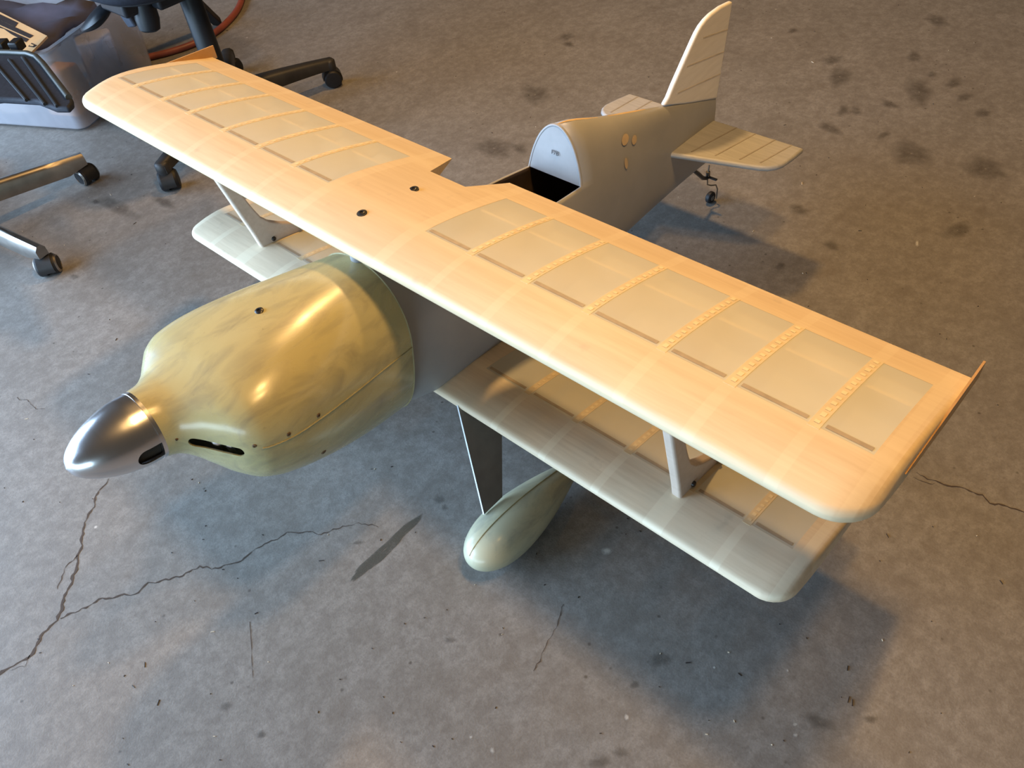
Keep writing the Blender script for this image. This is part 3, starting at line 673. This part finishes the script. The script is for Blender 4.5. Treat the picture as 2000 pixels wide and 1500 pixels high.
for a, rad in tips.items():
    d = Vector((math.cos(R(a)), math.sin(R(a)), 0)); s_ = Vector((-d.y, d.x, 0)); mb = MB(); rings = []
    for k in range(9):
        u = k/8; r_ = .03+(rad+.012-.03)*u; hw = .026-.009*u; zt = .118-.034*u**1.4; zb = zt-(.050-.022*u); o = Vector((cx, cy, 0))+d*r_
        rings.append([o+s_*hw*1.0+Vector((0, 0, zb)), o+s_*hw+Vector((0, 0, zt-.008)), o+s_*hw*.6+Vector((0, 0, zt)), o-s_*hw*.6+Vector((0, 0, zt)), o-s_*hw+Vector((0, 0, zt-.008)), o-s_*hw*1.0+Vector((0, 0, zb))])
    mb.loft(rings, True, True)
    tipc = Vector((cx, cy, 0))+d*rad; mb.lathe([(.050, .018), (.060, .020), (.078, .020), (.084, .014)], tipc, (0, 0, 1), 16)
    mb.build('base_arm', M_DUSTY, ca, angle=50)
    caster(ca, tipc, R({24: 60, 96: 10, 168: 150, 236: 200, 312: 80}[a]), .027)
mb = MB(); mb.lathe([(.06, .040), (.10, .040), (.125, .034), (.13, .0295), (.395, .0290), (.40, .026)], (cx, cy, 0), (0, 0, 1), 32); mb.build('gas_column', M_PLASTIC, ca)
mb = MB(); mb.box((cx+.02, cy+.0, .425), (.22, .19, .05)); mb.box((cx+.12, cy-.02, .418), (.16, .13, .045)); mb.box((cx-.03, cy+.10, .43), (.10, .10, .03)); mb.box((cx+.02, cy-.14, .425), (.08, .14, .03)); mb.build('tilt_mechanism', M_PLASTIC, ca, bevel=.008)
mb = MB(); mb.lathe([(0, .026), (.05, .030), (.075, .026), (.08, .018)], (-.150, -1.32, .425), (.20, .05, -1), 24); mb.build('tension_knob', M_PLASTIC, ca)
mb = MB(); mb.box((-.135, -1.40, .385), (.05, .028, .075), Euler((.1, .2, .5)).to_matrix()); mb.build('plastic_bracket', simple('blue_grey_plastic', (0.05, 0.06, 0.085), 0.5), ca, bevel=.006)
mb = MB(); rings = []
for k in range(13):
    u = k/12; p = Vector((-.150, -1.43, .405)).lerp(Vector((-.045, -1.525, .338)), u); wv = .012+.036*math.sin(math.pi*min(1, max(0, (u-.28)/.72))**.8)*(1 if u > .28 else 0) if u < 1 else .004
    d = (Vector((-.045, -1.525, .338))-Vector((-.150, -1.43, .405))).normalized(); s_ = d.cross(Vector((0, 0, 1))).normalized()
    rings.append([p+s_*wv*math.cos(t_)+Vector((0, 0, 1))*max(.006, wv*.42)*math.sin(t_) for t_ in [2*math.pi*j/16 for j in range(16)]])
mb.loft(rings, True, True); mb.build('lever_paddle', M_PLASTIC, ca)
def rounded_slab(poly, z0, z1, name, mat, parent, bev):
    mb = MB(); mb.prism(poly, lambda a, b, t_: (a, b, t_), z0, z1); return mb.build(name, mat, parent, bevel=bev)
sp = []
for k in range(40):
    t_ = 2*math.pi*k/40; c_, s_ = math.cos(t_), math.sin(t_); sp.append((cx+.02+.25*math.copysign(abs(c_)**.55, c_), cy-.05+.265*math.copysign(abs(s_)**.55, s_)))
rounded_slab(sp, .458, .52, 'seat', M_FABRIC, ca, .022)
rounded_slab([(cx+.02+(a-cx-.02)*.9, cy-.05+(b-cy+.05)*.9) for a, b in sp], .450, .460, 'seat_shell', M_PLASTIC, ca, .003)
# chrome chair on the left
cb = tag(empty('office_chair', (.487, -1.483, 0)), 'chrome-legged swivel chair with black ribbed seat at the left edge', 'office chair')
bx, by = .487, -1.483
for a, rad, rl in ((175.1, .348, 100), (102.9, .348, 60), (31, .348, 0), (247, .348, 60), (319, .348, 20)):
    d = Vector((math.cos(R(a)), math.sin(R(a)), 0)); s_ = Vector((-d.y, d.x, 0)); mb = MB(); rings = []
    for k in range(7):
        u = k/6; r_ = .03+(rad+.012-.03)*u; hw = .0145-.001*u; zt = .125-.040*u; zb = zt-(.052-.006*u) if k < 6 else zt-.030; o = Vector((bx, by, 0))+d*r_
        rings.append([o+s_*hw+Vector((0, 0, zb)), o+s_*hw+Vector((0, 0, zt-.010)), o+s_*hw*.4+Vector((0, 0, zt)), o-s_*hw*.4+Vector((0, 0, zt)), o-s_*hw+Vector((0, 0, zt-.010)), o-s_*hw+Vector((0, 0, zb))])
    mb.loft(rings, True, True); mb.build('base_arm', M_CHROME, cb, angle=50)
    caster(cb, Vector((bx, by, 0))+d*rad, R(rl), .0245, True)
mb = MB(); mb.lathe([(.06, .034), (.14, .034), (.145, .027), (.36, .026)], (bx, by, 0), (0, 0, 1), 28); mb.build('gas_column', M_PLASTIC, cb)
mb = MB(); mb.box((bx-.02, by+.06, .385), (.18, .26, .05)); mb.build('tilt_mechanism', M_PLASTIC, cb, bevel=.008)
ZS = .45
seatp = [px(-60, 92, ZS), px(0, 95, ZS), px(55, 98, ZS), px(70, 103, ZS), px(82, 113, ZS), px(140, 190, ZS), px(141, 199, ZS), px(132, 209, ZS), px(105, 209, ZS), px(70, 195, ZS), px(0, 191, ZS)]
seatp = [(p.x, p.y) for p in seatp] + [(.50, -1.22), (.66, -1.40), (.62, -1.62), (.46, -1.66)]
rounded_slab(seatp, ZS-.014, ZS, 'seat', M_FABRIC, cb, .005)
for (a, b) in (((18, 117), (88, 204)), ((44, 112), (112, 208)), ((-12, 122), (52, 196))):
    mb = MB(); P0, P1 = px(*a, ZS), px(*b, ZS); mb.tube([P0+(P1-P0)*k/8+Vector((0, 0, .0005)) for k in range(9)], .0035, 8); mb.build('seat_rib', M_PLASTIC, cb)
mb = MB(); mb.tube([px(*q, ZS)+Vector((0, 0, .003)) for q in ((-20, 104), (20, 105), (55, 107), (72, 113), (85, 126), (136, 193))], .0065, 10); mb.build('seat_piping', simple('olive_black_piping', (0.03, 0.03, 0.024), 0.4), cb)
for q in ((8, 94), (36, 93)):
    mb = MB(); mb.box(px(*q, ZS)+Vector((0, 0, .006)), (.030, .022, .022), Matrix.Rotation(R(35), 3, 'Z')); mb.build('seat_clip', M_PLASTIC, cb, bevel=.003)

# ------------------------------------------------------------------ storage tote and its contents
F = Vector((0.010, -1.728, 0)); G = Vector((-.252, -1.855, 0)); e2 = (G-F).normalized(); e1 = Vector((-e2.y, e2.x, 0))
if e1.y > 0: e1 = -e1
tw_, tl = .40, .58
tote = tag(empty('storage_tote', (F+e2*tw_/2+e1*tl/2)), 'clear plastic storage tote on the floor under the left wing tip', 'storage tote')
def rect(z, g, r_=.03):
    P = []
    for (cu, cv, a0) in ((tw_+g-r_, tl+g-r_, 0), (-g+r_, tl+g-r_, 90), (-g+r_, -g+r_, 180), (tw_+g-r_, -g+r_, 270)):
        for k in range(6):
            a = R(a0+18*k); P.append(F+e2*(cu+r_*math.cos(a))+e1*(cv+r_*math.sin(a))+Vector((0, 0, z)))
    return P
HT = .262
mb = MB(); mb.loft([rect(.002, -.012), rect(.012, .0), rect(HT-.02, .014), rect(HT, .016)], True, False); n = 24
mb.f.append(tuple(range(n))[::-1]); mb.m.append(0); mb.build('tub', M_TOTE, tote, solid=.003)
mb = MB(); mb.loft([rect(HT-.006, .016), rect(HT-.006, .026), rect(HT, .028), rect(HT+.002, .018), rect(HT-.006, .016)], True, False); mb.build('rim', M_TOTE, tote)
# board with printed bars lying in the tote
ZB = HT+.0105
def on_board(*ps): return [px(u, v, ZB) for u, v in ps]
bp = on_board((-70, -12), (92, 70), (45, 118), (-110, 118))
mb = MB(); mb.add([p for p in bp]+[p-Vector((0, 0, .006)) for p in bp], [(0, 1, 2, 3), (7, 6, 5, 4), (0, 4, 5, 1), (1, 5, 6, 2), (2, 6, 7, 3), (3, 7, 4, 0)])
br = tag(mb.build('printed_board', M_CARD, smooth=False), 'tan cardboard sheet with black printed bars lying on the clear tote', 'cardboard')
for poly in (((-30, 14), (36, 45), (30, 53), (-34, 24)), ((-30, 27), (64, 73), (57, 83), (-36, 38)) if False else ((-34, 24), (66, 70), (58, 75), (-36, 33)), ((-36, 36), (57, 77), (51, 83), (22, 67), (8, 57), (-38, 44)), ((62, 84), (72, 89), (66, 93), (55, 91))):
    mb = MB(); mb.add([px(u, v, ZB)+Vector((0, 0, .0008)) for u, v in poly], [tuple(range(len(poly)))]); mb.build('printed_bar', M_INK, br, smooth=False)
mb = MB(); mb.add([px(u, v, ZB)+Vector((0, 0, .0012)) for u, v in ((60, 86), (67, 89), (64, 91), (58, 90))], [(0, 1, 2, 3)]); mb.build('printed_bar', M_CARD, br, smooth=False)
# things packed inside
def pack(c, d, rz, name, mat, label, cat):
    mb = MB(); p = F+e2*c[0]+e1*c[1]+Vector((0, 0, c[2])); mb.box(p, d, Euler((rz*.15, rz*.2, rz)).to_matrix()); tag(mb.build(name, mat, bevel=.008), label, cat)
mb = MB(); c0 = F+e2*.20+e1*.28; rng = random.Random(3)
rings = []
for i in range(9):
    ring = []
    for k in range(9): ring.append(F+e2*(.03+.34*i/8)+e1*(.10+.45*k/8)+Vector((0, 0, .205+.012*math.sin(i*1.7+k*.9)+rng.uniform(-.004, .004))))
    rings.append(ring)
mb.loft(rings, False); tag(mb.build('folded_cloth', M_CLOTH, solid=.03), 'dark slate-blue cloth folded in the clear tote', 'cloth')
pack((.10, .11, .085), (.10, .12, .13), .35, 'packet', M_JUNK1, 'orange packet seen through the front wall of the tote', 'packet')
pack((.27, .085, .095), (.11, .08, .16), -.35, 'packet', M_JUNK2, 'pale grey packet inside the right end of the tote', 'packet')
pack((.085, .30, .08), (.08, .12, .12), .5, 'packet', M_JUNK3, 'dull brown packet low inside the left of the tote', 'packet')

# ------------------------------------------------------------------ hose and bar on the floor
hp = [px(u, v, .011) for u, v in ((268, 119), (290, 112), (330, 102), (372, 88), (410, 70), (440, 47), (463, 20), (474, -8), (478, -40), (470, -80))]
hs = []
for i in range(len(hp)-1):
    p0, p1, p2, p3 = hp[max(i-1, 0)], hp[i], hp[i+1], hp[min(i+2, len(hp)-1)]
    for k in range(8):
        u = k/8; hs.append(0.5*((2*p1)+(p2-p0)*u+(2*p0-5*p1+4*p2-p3)*u*u+(3*p1-p0-3*p2+p3)*u**3))
mb = MB(); mb.tube(hs, .011, 14); tag(mb.build('air_hose', M_HOSE), 'red rubber air hose curving over the floor behind the black chair', 'hose')
a0, a1 = px(424, 44, .012), px(300, -70, .30); a0 = Vector((a0.x, a0.y, .0)); mb = MB()
d = (a1-a0).normalized(); s_ = d.cross(Vector((0, 0, 1))).normalized(); u_ = s_.cross(d)
mb.add([a0+s_*.020, a0-s_*.020, a0-s_*.020+Vector((0, 0, .03)), a0+s_*.020+Vector((0, 0, .03)), a1+s_*.020, a1-s_*.020, a1-s_*.020+Vector((0, 0, .03)), a1+s_*.020+Vector((0, 0, .03))],
       [(0, 1, 2, 3), (7, 6, 5, 4), (0, 4, 5, 1), (1, 5, 6, 2), (2, 6, 7, 3), (3, 7, 4, 0)])
tag(mb.build('metal_leg', M_DUSTY, bevel=.004), 'dark slanting metal leg standing beside the red hose', 'metal leg')

# children of placed empties keep their world position
for root in (ca, cb, tote): relink(root)
